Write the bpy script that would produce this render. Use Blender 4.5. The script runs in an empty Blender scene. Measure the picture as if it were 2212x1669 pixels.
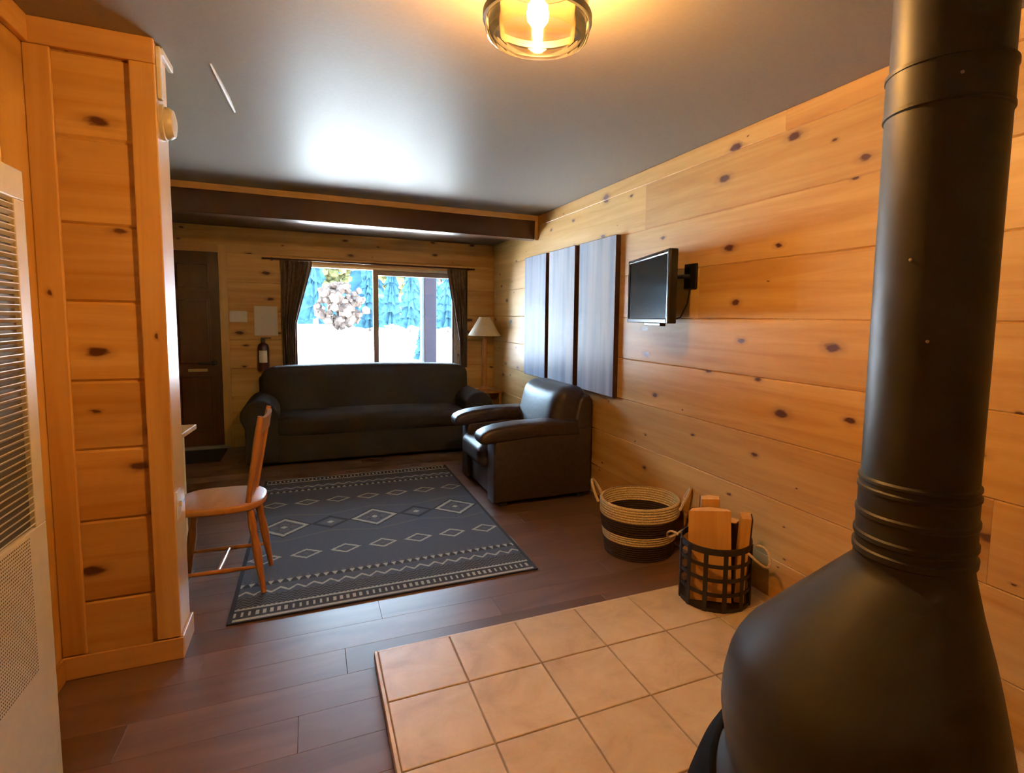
import bpy, bmesh, math, random
from mathutils import Vector, Matrix, noise
random.seed(7)
S = bpy.context.scene
COL = S.collection
PI = math.pi

# ------------------------------------------------------------------ camera
cam_d = bpy.data.cameras.new('camera')
cam = bpy.data.objects.new('camera', cam_d); COL.objects.link(cam); S.camera = cam
cam_d.sensor_fit = 'HORIZONTAL'; cam_d.sensor_width = 36.0
cam_d.lens = 1203.16 / 2212 * 36.0
cam_d.shift_x = -114.16 / 2212; cam_d.shift_y = -36.7 / 2212
cam_d.clip_start = 0.02; cam_d.clip_end = 500
_yaw, _pit, _rol = 0.42878317, -0.09101905, 0.01792386
_f = Vector((math.sin(_yaw)*math.cos(_pit), math.cos(_yaw)*math.cos(_pit), math.sin(_pit)))
_r = Vector((math.cos(_yaw), -math.sin(_yaw), 0)); _u = _r.cross(_f)
_r2 = math.cos(_rol)*_r + math.sin(_rol)*_u; _u2 = -math.sin(_rol)*_r + math.cos(_rol)*_u
M = Matrix((_r2, _u2, -_f)).transposed().to_4x4(); M.translation = (0, 0, 1.40)
cam.matrix_world = M

# ------------------------------------------------------------------ sky, sun, exposure
SUN_E, SKY_E, BULB_E = 370.0, 42.0, 1120.0
w = bpy.data.worlds.new('sky'); S.world = w; w.use_nodes = True
bg = w.node_tree.nodes['Background']
bg.inputs[0].default_value = (0.55, 0.77, 1.0, 1); bg.inputs[1].default_value = SKY_E
sl = bpy.data.lights.new('sun', 'SUN'); sl.energy = SUN_E; sl.angle = math.radians(1.0); sl.color = (1.0, 0.97, 0.95)
so = bpy.data.objects.new('sun', sl); COL.objects.link(so)
so.rotation_euler = Vector((-0.30, -0.72, -0.70)).to_track_quat('-Z', 'Y').to_euler()
vs = S.view_settings
vs.view_transform = 'Standard'; vs.look = 'None'; vs.gamma = 1.0; vs.use_curve_mapping = False
vs.exposure = 0.66

# ------------------------------------------------------------------ room measures (metres)
XR, YB, ZC = 2.06, 6.65, 2.40       # right wall, back wall, ceiling
XL, YS, YS2, XS = -0.88, 2.61, 2.80, -0.508   # left wall, partition front/back, partition end
XN, YF = -2.3, -1.6                 # nook wall, wall behind the camera
HB = 0.295                          # board height
ZLINES = [0.0, 0.235, 0.53, 0.825, 1.12, 1.415, 1.71, 2.005, 2.30, 2.40]

# ------------------------------------------------------------------ materials
MATS = {}
def newmat(n):
    m = bpy.data.materials.new(n); m.use_nodes = True; MATS[n] = m
    nt = m.node_tree; b = nt.nodes['Principled BSDF']
    return m, nt, b
def N(nt, t, **kw):
    n = nt.nodes.new(t)
    for k, v in kw.items():
        if k.startswith('i_'):
            key = k[2:]; key = int(key) if key.isdigit() else key
            n.inputs[key].default_value = v
        else: setattr(n, k, v)
    return n
def math_n(nt, op, a, b=None, c=None):
    n = N(nt, 'ShaderNodeMath', operation=op)
    for i, v in enumerate((a, b, c)):
        if v is None: continue
        if isinstance(v, (int, float)): n.inputs[i].default_value = v
        else: nt.links.new(v, n.inputs[i])
    return n.outputs[0]
def ramp(nt, fac, stops):
    r = N(nt, 'ShaderNodeValToRGB'); e = r.color_ramp.elements
    while len(e) < len(stops): e.new(0.5)
    for el, (p, c) in zip(e, stops): el.position = p; el.color = (*c, 1) if len(c) == 3 else c
    nt.links.new(fac, r.inputs[0]); return r.outputs[0]
def mix(nt, fac, a, b, mode='MIX'):
    n = N(nt, 'ShaderNodeMix', data_type='RGBA', blend_type=mode)
    for s, v in ((n.inputs[0], fac), (n.inputs[6], a), (n.inputs[7], b)):
        if isinstance(v, (int, float)): s.default_value = v
        elif isinstance(v, tuple): s.default_value = (*v, 1) if len(v) == 3 else v
        else: nt.links.new(v, s)
    return n.outputs[2]
def simple(n, col, rough=0.5, metal=0.0, spec=0.5, noise_amt=0.0, nscale=30, bump=0.0, coat=0.0):
    m, nt, b = newmat(n)
    b.inputs['Roughness'].default_value = rough; b.inputs['Metallic'].default_value = metal
    b.inputs['Specular IOR Level'].default_value = spec; b.inputs['Coat Weight'].default_value = coat
    tc = N(nt, 'ShaderNodeTexCoord'); nz = N(nt, 'ShaderNodeTexNoise', i_Scale=nscale, i_Detail=4.0)
    nt.links.new(tc.outputs['Object'], nz.inputs['Vector'])
    k = noise_amt
    c0 = tuple(max(0, v*(1-k)) for v in col); c1 = tuple(min(1, v*(1+k)) for v in col)
    nt.links.new(ramp(nt, nz.outputs[0], [(0.3, c0), (0.7, c1)]), b.inputs['Base Color'])
    if bump:
        bp = N(nt, 'ShaderNodeBump', i_Strength=bump, i_Distance=0.01)
        nt.links.new(nz.outputs[0], bp.inputs['Height']); nt.links.new(bp.outputs[0], b.inputs['Normal'])
    return m
def wood(n, light, dark, knotc, axis='x', rough=0.35, knots=True, kscale=(2.1, 4.6), grain=16, tone=0.18, coat=0.0):
    """planks: grain along local axis, every object takes its own cut through the pattern"""
    m, nt, b = newmat(n)
    b.inputs['Roughness'].default_value = rough; b.inputs['Coat Weight'].default_value = coat; b.inputs['Coat Roughness'].default_value = 0.38
    tc = N(nt, 'ShaderNodeTexCoord'); oi = N(nt, 'ShaderNodeObjectInfo')
    sep = N(nt, 'ShaderNodeSeparateXYZ'); nt.links.new(tc.outputs['Object'], sep.inputs[0])
    o = {'x': (0, 1, 2), 'z': (2, 1, 0), 'y': (1, 0, 2)}[axis]
    L, Yt, A = (sep.outputs[i] for i in o)
    rnd = oi.outputs['Random']
    L2 = math_n(nt, 'ADD', L, math_n(nt, 'MULTIPLY', rnd, 37.0))
    A2 = math_n(nt, 'ADD', A, math_n(nt, 'MULTIPLY', rnd, 91.0))
    g = N(nt, 'ShaderNodeCombineXYZ')
    nt.links.new(math_n(nt, 'MULTIPLY', L2, 0.9), g.inputs[0]); nt.links.new(math_n(nt, 'MULTIPLY', A2, grain), g.inputs[2])
    nt.links.new(math_n(nt, 'MULTIPLY', Yt, 4.0), g.inputs[1])
    nz = N(nt, 'ShaderNodeTexNoise', i_Scale=1.0, i_Detail=5.0, i_Roughness=0.6, i_Distortion=0.6)
    nt.links.new(g.outputs[0], nz.inputs['Vector'])
    base = ramp(nt, nz.outputs[0], [(0.28, dark), (0.62, light)])
    # broad cathedral bands
    g2 = N(nt, 'ShaderNodeCombineXYZ')
    nt.links.new(math_n(nt, 'MULTIPLY', L2, 0.55), g2.inputs[0]); nt.links.new(math_n(nt, 'MULTIPLY', A2, 3.2), g2.inputs[2])
    nb = N(nt, 'ShaderNodeTexNoise', i_Scale=1.0, i_Detail=2.0); nt.links.new(g2.outputs[0], nb.inputs['Vector'])
    band = ramp(nt, nb.outputs[0], [(0.35, (0.82, 0.74, 0.62)), (0.6, (1, 1, 1))])
    base = mix(nt, 0.8, base, band, 'MULTIPLY')
    # board to board tone
    tn = ramp(nt, rnd, [(0.0, (1-tone, 1-tone*1.25, 1-tone*1.7)), (0.5, (1, 1, 1)), (1.0, (1-tone*0.4, 1-tone*0.7, 1-tone*1.0))])
    base = mix(nt, 1.0, base, tn, 'MULTIPLY')
    if knots:
        gv = N(nt, 'ShaderNodeCombineXYZ')
        nt.links.new(math_n(nt, 'MULTIPLY', L2, kscale[0]), gv.inputs[0]); nt.links.new(math_n(nt, 'MULTIPLY', A2, kscale[1]), gv.inputs[1])
        wob = N(nt, 'ShaderNodeTexNoise', i_Scale=9.0); nt.links.new(gv.outputs[0], wob.inputs['Vector'])
        wv = N(nt, 'ShaderNodeVectorMath', operation='MULTIPLY_ADD')
        nt.links.new(wob.outputs['Color'], wv.inputs[0]); wv.inputs[1].default_value = (0.09, 0.09, 0.0); nt.links.new(gv.outputs[0], wv.inputs[2])
        vo = N(nt, 'ShaderNodeTexVoronoi', voronoi_dimensions='2D', i_Scale=1.0, i_Randomness=0.85)
        nt.links.new(wv.outputs[0], vo.inputs['Vector'])
        gate = N(nt, 'ShaderNodeSeparateColor'); nt.links.new(vo.outputs['Color'], gate.inputs[0])
        size = math_n(nt, 'MULTIPLY', gate.outputs[0], 1.0)
        d = math_n(nt, 'DIVIDE', vo.outputs['Distance'], math_n(nt, 'MAXIMUM', size, 0.15))
        kf = ramp(nt, d, [(0.062, (1, 1, 1)), (0.11, (0.25, 0.25, 0.25)), (0.21, (0, 0, 0))])
        base = mix(nt, kf, base, knotc)
    nt.links.new(base, b.inputs['Base Color'])
    bp = N(nt, 'ShaderNodeBump', i_Strength=0.06, i_Distance=0.004)
    nt.links.new(nz.outputs[0], bp.inputs['Height']); nt.links.new(bp.outputs[0], b.inputs['Normal'])
    return m

PL, PD, PK = (0.77, 0.49, 0.165), (0.61, 0.33, 0.07), (0.10, 0.028, 0.010)
wood('pine', PL, PD, PK, 'x', 0.45, coat=0.12, tone=0.24)
wood('pine_upright', PL, PD, PK, 'z', 0.33, kscale=(1.1, 2.2), coat=0.35)
wood('pine_trim', (0.70, 0.42, 0.16), (0.60, 0.32, 0.10), PK, 'x', 0.38, kscale=(0.8, 2.0))
wood('floor_vinyl', (0.215, 0.122, 0.088), (0.12, 0.063, 0.043), (0, 0, 0), 'x', 0.36, knots=False, grain=22, tone=0.25)
wood('door_wood', (0.12, 0.036, 0.012), (0.08, 0.022, 0.008), (0, 0, 0), 'z', 0.35, knots=False)
wood('chair_wood', (0.55, 0.24, 0.06), (0.42, 0.16, 0.035), (0, 0, 0), 'z', 0.28, knots=False, coat=0.3)
wood('split_wood', (0.80, 0.46, 0.12), (0.66, 0.34, 0.07), PK, 'z', 0.7, knots=False)
simple('beam_paint', (0.060, 0.019, 0.008), 0.30, spec=0.3, noise_amt=0.12, nscale=6)
simple('ceiling_paint', (0.30, 0.265, 0.225), 0.42, spec=0.04, noise_amt=0.03, nscale=60, bump=0.03)
simple('back_ceiling_paint', (0.12, 0.07, 0.035), 0.5, noise_amt=0.1)
simple('white_paint', (0.72, 0.70, 0.66), 0.4, noise_amt=0.02)
simple('scuff', (0.62, 0.60, 0.56), 0.5)
simple('cream_metal', (0.64, 0.58, 0.46), 0.35, noise_amt=0.03)
simple('louver_gap', (0.10, 0.085, 0.065), 0.6)
simple('grout', (0.34, 0.24, 0.14), 0.85, noise_amt=0.1)
simple('sofa_fabric', (0.028, 0.019, 0.015), 0.75, noise_amt=0.25, nscale=90, bump=0.15)
simple('armchair_leather', (0.042, 0.027, 0.026), 0.44, noise_amt=0.2, nscale=40, bump=0.12)
simple('black_metal', (0.012, 0.011, 0.011), 0.4, metal=0.0)
simple('stove_steel', (0.034, 0.031, 0.027), 0.47, metal=0.0, noise_amt=0.15, nscale=8)
simple('stove_black', (0.004, 0.004, 0.005), 0.8, spec=0.1)
simple('strap_leather', (0.020, 0.011, 0.009), 0.5, noise_amt=0.3)
simple('rope', (0.62, 0.47, 0.28), 0.85, noise_amt=0.2, nscale=120, bump=0.4)
simple('coil_cream', (0.66, 0.52, 0.30), 0.85, noise_amt=0.25, nscale=110, bump=0.5)
simple('coil_dark', (0.045, 0.022, 0.020), 0.8, noise_amt=0.35, nscale=110, bump=0.5)
simple('bark', (0.06, 0.025, 0.012), 0.9, noise_amt=0.4, nscale=25, bump=0.6)
simple('lamp_shade', (0.70, 0.60, 0.45), 0.8, noise_amt=0.05)
simple('curtain_cloth', (0.17, 0.115, 0.08), 0.9, noise_amt=0.2, nscale=30)
simple('aluminium', (0.45, 0.44, 0.43), 0.35, metal=0.6)
simple('window_dark', (0.24, 0.22, 0.21), 0.4, metal=0.3)
simple('tv_plastic', (0.010, 0.010, 0.011), 0.25)
simple('tv_screen', (0.012, 0.011, 0.010), 0.14, spec=0.06)
simple('tv_bezel', (0.05, 0.05, 0.052), 0.18, metal=0.4)
simple('paper', (0.74, 0.70, 0.65), 0.7, noise_amt=0.02)
simple('extinguisher_red', (0.06, 0.010, 0.008), 0.3)
simple('brass', (0.55, 0.38, 0.18), 0.35, metal=0.8)
simple('mat_rubber', (0.018, 0.016, 0.013), 0.9, noise_amt=0.3, nscale=90, bump=0.4)
simple('canvas_side', (0.050, 0.016, 0.010), 0.6, noise_amt=0.3)
simple('snow', (0.88, 0.87, 0.85), 0.8, noise_amt=0.03, nscale=0.3)
simple('spruce', (0.0095, 0.0235, 0.0340), 0.9, spec=0.0, noise_amt=0.5, nscale=1.5)
simple('yellow_leaves', (0.030, 0.028, 0.012), 0.9, spec=0.0, noise_amt=0.5, nscale=1.5)
simple('pale_leaves', (0.026, 0.019, 0.016), 0.9, spec=0.0, noise_amt=0.4, nscale=1.5)
simple('far_forest', (0.0060, 0.0145, 0.0210), 0.95, spec=0.0, noise_amt=0.7, nscale=0.35)
simple('tree_bark', (0.05, 0.035, 0.025), 0.9)
simple('porch_paint', (0.020, 0.016, 0.021), 0.6, spec=0.05)
simple('porch_light_paint', (0.035, 0.04, 0.042), 0.6)
simple('exterior_wall', (0.20, 0.12, 0.07), 0.8)

def tile_mat():
    m, nt, b = newmat('stone_tile'); b.inputs['Roughness'].default_value = 0.36
    tc = N(nt, 'ShaderNodeTexCoord'); oi = N(nt, 'ShaderNodeObjectInfo')
    ad = N(nt, 'ShaderNodeVectorMath', operation='ADD'); nt.links.new(tc.outputs['Object'], ad.inputs[0])
    cb = N(nt, 'ShaderNodeCombineXYZ')
    nt.links.new(math_n(nt, 'MULTIPLY', oi.outputs['Random'], 53.0), cb.inputs[0]); nt.links.new(math_n(nt, 'MULTIPLY', oi.outputs['Random'], 17.0), cb.inputs[1])
    nt.links.new(cb.outputs[0], ad.inputs[1])
    nz = N(nt, 'ShaderNodeTexNoise', i_Scale=6.0, i_Detail=6.0, i_Roughness=0.62, i_Distortion=0.5); nt.links.new(ad.outputs[0], nz.inputs['Vector'])
    c = ramp(nt, nz.outputs[0], [(0.25, (0.50, 0.35, 0.20)), (0.48, (0.66, 0.49, 0.30)), (0.75, (0.76, 0.60, 0.40))])
    tn = ramp(nt, oi.outputs['Random'], [(0, (0.90, 0.88, 0.85)), (1, (1, 1, 1))])
    nt.links.new(mix(nt, 1.0, c, tn, 'MULTIPLY'), b.inputs['Base Color'])
    bp = N(nt, 'ShaderNodeBump', i_Strength=0.15, i_Distance=0.004); nt.links.new(nz.outputs[0], bp.inputs['Height']); nt.links.new(bp.outputs[0], b.inputs['Normal'])
tile_mat()
def glass_mat(n, tint, gl=0.06, rough=0.02):
    m = bpy.data.materials.new(n); m.use_nodes = True; nt = m.node_tree; MATS[n] = m
    nt.nodes.remove(nt.nodes['Principled BSDF']); out = nt.nodes['Material Output']
    t = N(nt, 'ShaderNodeBsdfTransparent'); t.inputs[0].default_value = (*tint, 1)
    g = N(nt, 'ShaderNodeBsdfGlossy'); g.inputs['Roughness'].default_value = rough
    mx = N(nt, 'ShaderNodeMixShader'); lw = N(nt, 'ShaderNodeFresnel', i_IOR=1.35)
    nt.links.new(math_n(nt, 'MULTIPLY', lw.outputs[0], gl), mx.inputs[0]); nt.links.new(t.outputs[0], mx.inputs[1]); nt.links.new(g.outputs[0], mx.inputs[2])
    nt.links.new(mx.outputs[0], out.inputs[0])
glass_mat('window_glass', (0.97, 0.99, 0.99), 1.0); glass_mat('lamp_glass', (0.95, 0.90, 0.80), 1.0, 0.05)
def emit(n, col, st):
    m, nt, b = newmat(n); b.inputs['Base Color'].default_value = (*col, 1)
    b.inputs['Emission Color'].default_value = (*col, 1); b.inputs['Emission Strength'].default_value = st
emit('bulb', (1.0, 0.54, 0.165), BULB_E)
def attr_mat(n, attr, rough):
    m, nt, b = newmat(n); b.inputs['Roughness'].default_value = rough
    a = N(nt, 'ShaderNodeAttribute', attribute_name=attr); nz = N(nt, 'ShaderNodeTexNoise', i_Scale=160.0)
    tc = N(nt, 'ShaderNodeTexCoord'); nt.links.new(tc.outputs['Object'], nz.inputs['Vector'])
    nt.links.new(mix(nt, 0.5, a.outputs['Color'], ramp(nt, nz.outputs[0], [(0.3, (0.5, 0.5, 0.5)), (0.7, (1, 1, 1))]), 'MULTIPLY'), b.inputs['Base Color'])
    bp = N(nt, 'ShaderNodeBump', i_Strength=0.4, i_Distance=0.004); nt.links.new(nz.outputs[0], bp.inputs['Height']); nt.links.new(bp.outputs[0], b.inputs['Normal'])
attr_mat('rug_weave', 'pattern', 0.95)
def canvas_mat():   # pale birch wood print: upright pale trunks on misty blue white
    m, nt, b = newmat('birch_print'); b.inputs['Roughness'].default_value = 0.45; b.inputs['Specular IOR Level'].default_value = 0.12
    tc = N(nt, 'ShaderNodeTexCoord'); oi = N(nt, 'ShaderNodeObjectInfo')
    mp = N(nt, 'ShaderNodeMapping'); mp.inputs['Scale'].default_value = (9, 9, 0.7)
    ad = N(nt, 'ShaderNodeVectorMath', operation='ADD'); nt.links.new(tc.outputs['Object'], ad.inputs[0])
    cb = N(nt, 'ShaderNodeCombineXYZ'); nt.links.new(math_n(nt, 'MULTIPLY', oi.outputs['Random'], 11.0), cb.inputs[1]); nt.links.new(cb.outputs[0], ad.inputs[1])
    nt.links.new(ad.outputs[0], mp.inputs[0])
    nz = N(nt, 'ShaderNodeTexNoise', i_Scale=1.0, i_Detail=3.0); nt.links.new(mp.outputs[0], nz.inputs['Vector'])
    nt.links.new(ramp(nt, nz.outputs[0], [(0.35, (0.24, 0.29, 0.40)), (0.5, (0.37, 0.42, 0.53)), (0.66, (0.50, 0.53, 0.60))]), b.inputs['Base Color'])
canvas_mat()

# ------------------------------------------------------------------ mesh helpers
def link(name, me, mat, parent=None, loc=None, rot=None):
    o = bpy.data.objects.new(name, me); COL.objects.link(o)
    if mat is not None and not me.materials: me.materials.append(MATS[mat])
    if parent is not None: o.parent = parent
    if loc is not None: o.location = loc
    if rot is not None: o.rotation_euler = rot
    return o
def finish(bm, name, smooth=False, ang=40):
    bmesh.ops.recalc_face_normals(bm, faces=bm.faces[:])
    me = bpy.data.meshes.new(name); bm.to_mesh(me); bm.free()
    if smooth:
        for p in me.polygons: p.use_smooth = True
        try: me.set_sharp_from_angle(angle=math.radians(ang))
        except Exception: pass
    return me
def obj(name, bm, mat, parent=None, loc=None, rot=None, smooth=False, ang=40):
    return link(name, finish(bm, name, smooth, ang), mat, parent, loc, rot)
def empty(name, loc=(0, 0, 0), rz=0):
    o = bpy.data.objects.new(name, None); COL.objects.link(o); o.location = loc; o.rotation_euler = (0, 0, rz); o.empty_display_size = 0.1
    return o
def tag(o, label=None, cat=None, group=None, kind=None):
    if label: o['label'] = label
    if cat: o['category'] = cat
    if group: o['group'] = group
    if kind: o['kind'] = kind
    return o
def structure(o, label=None): o['kind'] = 'structure'; (o.__setitem__('label', label) if label else None); return o
def add_box(bm, x0, x1, y0, y1, z0, z1, bev=0.0, seg=2, mat=None):
    t = bmesh.new() if bev else bm
    vs_ = [t.verts.new(p) for p in ((x0,y0,z0),(x1,y0,z0),(x1,y1,z0),(x0,y1,z0),(x0,y0,z1),(x1,y0,z1),(x1,y1,z1),(x0,y1,z1))]
    for f in ((0,3,2,1),(4,5,6,7),(0,1,5,4),(1,2,6,5),(2,3,7,6),(3,0,4,7)): t.faces.new([vs_[i] for i in f])
    if bev:
        bmesh.ops.recalc_face_normals(t, faces=t.faces[:])
        bmesh.ops.bevel(t, geom=t.edges[:], offset=bev, segments=seg, affect='EDGES', profile=0.5)
        if mat: bmesh.ops.transform(t, matrix=mat, verts=t.verts[:])
        join(bm, t)
def join(bm, t):
    mp = {}
    for v in t.verts: mp[v] = bm.verts.new(v.co)
    for f in t.faces:
        try: bm.faces.new([mp[v] for v in f.verts])
        except ValueError: pass
    t.free()
def box(*a, bev=0.0, seg=2):
    bm = bmesh.new(); add_box(bm, *a, bev=bev, seg=seg); return bm
def puff(x0, x1, y0, y1, z0, z1, r=0.06, bulge=0.03, n=14, axes='xyz'):
    """soft cushion: a rounded box whose faces swell"""
    bm = bmesh.new(); bmesh.ops.create_cube(bm, size=2.0)
    bmesh.ops.subdivide_edges(bm, edges=bm.edges[:], cuts=n, use_grid_fill=True)
    hx, hy, hz = (x1-x0)/2, (y1-y0)/2, (z1-z0)/2; c = Vector(((x0+x1)/2, (y0+y1)/2, (z0+z1)/2))
    for v in bm.verts:
        u = v.co.copy()
        def e(t): return math.copysign(abs(t)**0.8, t)
        p = Vector((e(u.x)*hx, e(u.y)*hy, e(u.z)*hz))
        q = Vector((max(-hx+r, min(hx-r, p.x)), max(-hy+r, min(hy-r, p.y)), max(-hz+r, min(hz-r, p.z))))
        d = p-q
        if d.length > 1e-9: p = q + d.normalized()*r if d.length > r or True else p
        bx, by, bz = (1-u.x**2), (1-u.y**2), (1-u.z**2)
        if 'x' in axes: p.x += math.copysign(bulge*by*bz*(abs(u.x) > 0.99), u.x)
        if 'y' in axes: p.y += math.copysign(bulge*bx*bz*(abs(u.y) > 0.99), u.y)
        if 'z' in axes: p.z += math.copysign(bulge*bx*by*(abs(u.z) > 0.99), u.z)
        v.co = p + c
    return bm
def add_lathe(bm, prof, n=32, c=(0, 0, 0), cap=True):
    rings = []
    for r, z in prof:
        rings.append([bm.verts.new((c[0]+r*math.cos(2*PI*i/n), c[1]+r*math.sin(2*PI*i/n), c[2]+z)) for i in range(n)] if r > 1e-6 else [bm.verts.new((c[0], c[1], c[2]+z))])
    for a, b in zip(rings, rings[1:]):
        for i in range(n):
            j = (i+1) % n
            if len(a) == 1 and len(b) == 1: continue
            if len(a) == 1: bm.faces.new((a[0], b[j], b[i]))
            elif len(b) == 1: bm.faces.new((a[i], a[j], b[0]))
            else: bm.faces.new((a[i], a[j], b[j], b[i]))
    if cap:
        for rg in (rings[0], rings[-1]):
            if len(rg) > 2: bm.faces.new(rg)
def lathe(prof, n=32, c=(0, 0, 0), cap=True):
    bm = bmesh.new(); add_lathe(bm, prof, n, c, cap); return bm
def add_tube(bm, pts, rad, n=10, closed=False):
    pts = [Vector(p) for p in pts]; m = len(pts); rings = []
    rads = rad if isinstance(rad, (list, tuple)) else [rad]*m
    ref = None
    for i, p in enumerate(pts):
        a = pts[i-1] if (i > 0 or closed) else p; b = pts[(i+1) % m] if (i < m-1 or closed) else p
        t = (b-a).normalized()
        if ref is None:
            ref = t.orthogonal().normalized()
        ref = (ref - t*ref.dot(t)).normalized(); s = t.cross(ref)
        rings.append([bm.verts.new(p + rads[i]*(math.cos(2*PI*k/n)*ref + math.sin(2*PI*k/n)*s)) for k in range(n)])
    prs = list(zip(rings, rings[1:])) + ([(rings[-1], rings[0])] if closed else [])
    for a, b in prs:
        for k in range(n): bm.faces.new((a[k], a[(k+1) % n], b[(k+1) % n], b[k]))
    if not closed: bm.faces.new(rings[0]); bm.faces.new(rings[-1])
def tube(pts, rad, n=10, closed=False):
    bm = bmesh.new(); add_tube(bm, pts, rad, n, closed); return bm
def prism(poly, axis, a, b, bev=0.0, seg=2):
    """poly: 2-D outline; axis: extrude axis from a to b"""
    bm = bmesh.new()
    def P(u, v, t): return {'x': (t, u, v), 'y': (u, t, v), 'z': (u, v, t)}[axis]
    lo = [bm.verts.new(P(u, v, a)) for u, v in poly]; hi = [bm.verts.new(P(u, v, b)) for u, v in poly]
    f1 = bm.faces.new(lo); f2 = bm.faces.new(hi); n = len(poly)
    for i in range(n): bm.faces.new((lo[i], lo[(i+1) % n], hi[(i+1) % n], hi[i]))
    bmesh.ops.recalc_face_normals(bm, faces=bm.faces[:])
    if bev:
        bmesh.ops.bevel(bm, geom=list(set(f1.edges[:]+f2.edges[:])), offset=bev, segments=seg, affect='EDGES', profile=0.5)
    return bm
BOARD_CACHE = {}
def board_mesh(L, H, T=0.02, ch=0.005, mat='pine'):
    """board: runs along +X, stands in Z, front face at y=0 looking to -Y, chamfered long front edges"""
    key = (round(L, 4), round(H, 4), T, ch, mat)
    if key not in BOARD_CACHE:
        bm = bmesh.new(); prof = [(ch, 0.0), (H-ch, 0.0), (H, ch), (H, T), (0, T), (0, ch)]
        e = min(0.0015, L/4)
        lo = [bm.verts.new((0.0005, y, z)) for z, y in prof]; hi = [bm.verts.new((L-0.0005, y, z)) for z, y in prof]
        bm.faces.new(lo); bm.faces.new(hi)
        for i in range(6): bm.faces.new((lo[i], lo[(i+1) % 6], hi[(i+1) % 6], hi[i]))
        me = finish(bm, 'board'); me.materials.append(MATS[mat]); BOARD_CACHE[key] = me
    return BOARD_CACHE[key]

# ================================================================== THE ROOM
# floor with its planks (run across the room)
floor = structure(obj('floor', box(XN-0.15, XR+0.15, YF-0.15, YB+0.15, -0.12, -0.010), 'floor_vinyl'), 'dark brown wood plank floor')
PW, PLN = 0.182, 1.22
row = 0; y = YF
while y < YB:
    x = XN - ((row*0.43) % 1.0)*PLN
    while x < XR:
        x0, x1 = max(x, XN), min(x+PLN, XR)
        if x1-x0 > 0.05 and not (y+PW < 2.5 and x1 < XL):
            bm_key = ('pl', round(x1-x0, 3))
            if bm_key not in BOARD_CACHE:
                b = bmesh.new(); add_box(b, 0.0006, x1-x0-0.0003, 0.0003, PW-0.0003, -0.010, 0.0, bev=0.0008, seg=1)
                me = finish(b, 'plank'); me.materials.append(MATS['floor_vinyl']); BOARD_CACHE[bm_key] = me
            link('plank', BOARD_CACHE[bm_key], None, floor, (x0, y, 0))
        x += PLN
    y += PW; row += 1

ceiling = structure(obj('ceiling', box(XN-0.15, XR+0.15, YF-0.15, 5.37, ZC, ZC+0.15), 'ceiling_paint'), 'glossy grey painted ceiling')
cb_ = structure(obj('ceiling', box(XN-0.15, XR+0.15, 5.37, YB+0.15, 2.27, 2.55), 'back_ceiling_paint'), 'low brown ceiling behind the beam')

def board_rows(parent, place, L, splits, zl=ZLINES, mat='pine', ch=0.005):
    """rows of horizontal boards along a run of length L, each row cut at random joints"""
    for i, (z0, z1) in enumerate(zip(zl, zl[1:])):
        cuts = [0.0] + splits[i % len(splits)] + [L]
        for a, b in zip(cuts, cuts[1:]):
            o = link('board', board_mesh(b-a, z1-z0, ch=ch, mat=mat), None, parent)
            place(o, a, z0)
# right wall
wr = structure(obj('wall_right', box(XR+0.02, XR+0.16, YF-0.15, YB+0.15, 0, ZC), 'pine'), 'wall of wide knotty pine boards')
def pr(o, a, z): o.location = (XR, YB-a, z); o.rotation_euler = (0, 0, -PI/2)
board_rows(wr, pr, YB-YF, [[4.9], [2.6, 7.0], [5.6], [3.0], [6.4], [4.0], [5.2], [3.4, 7.2], [4.6]])
# wall behind the camera and the nook walls
wf = structure(obj('wall_front', box(XL-0.15, XR+0.15, YF-0.16, YF-0.02, 0, ZC), 'pine'), 'pine wall behind the stove')
def pf(o, a, z): o.location = (XR-a, YF, z); o.rotation_euler = (0, 0, PI)
board_rows(wf, pf, XR-XL, [[]])
wn = structure(obj('wall_nook', box(XN-0.16, XN, YS2, YB, 0, ZC), 'pine'), 'pine side wall of the dining nook')
# left wall: upright boards
wl = structure(obj('wall_left', box(XL-0.15, XL-0.02, YF, YS, 0, ZC), 'pine_upright'), 'pine wall with upright boards beside the heater')
yy = YF; k = 0
while yy < YS-0.01:
    y1 = min(yy+0.235, YS)
    link('board', finish(prism([(XL-0.02, yy), (XL-0.004, yy), (XL, yy+0.004), (XL, y1-0.004), (XL-0.004, y1), (XL-0.02, y1)], 'z', 0, ZC), 'board'), 'pine_upright', wl)
    yy = y1
# partition stub
wp = structure(obj('wall_partition', box(XN, XS-0.012, YS+0.02, YS2, 0, ZC), 'pine_upright'), 'pine partition ending in the room')
zst = [0.0, 0.285, 0.60, 0.875, 1.135, 1.43, 1.712, 2.017, 2.31, 2.40]
def pp(o, a, z): o.location = (XL+a, YS, z)
board_rows(wp, pp, XS-0.012-XL, [[]], zl=zst, ch=0.009)
link('end_board', finish(box(XS-0.012, XS, YS, YS2, 0, ZC, bev=0.003, seg=1), 'end_board'), 'pine_upright', wp)
def trim(n, bm, mat='pine_trim', label=None): return structure(obj(n, bm, mat), label)
trim('trim_1', box(XL, XL+0.075, YS-0.018, YS, 0.09, 2.31, bev=0.004), 'pine_upright', 'upright pine corner trim beside the heater')
trim('trim_2', box(XS-0.075, XS+0.004, YS-0.018, YS, 0.09, 2.31, bev=0.004), 'pine_upright', 'upright pine trim at the partition end')
trim('trim_3', box(XL, XS+0.004, YS-0.022, YS, 2.31, ZC, bev=0.004), label='pine crown board across the partition')
trim('trim_4', box(XL, XL+0.022, YF, YS-0.022, 2.31, ZC, bev=0.004), label='pine crown board along the left wall')
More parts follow.
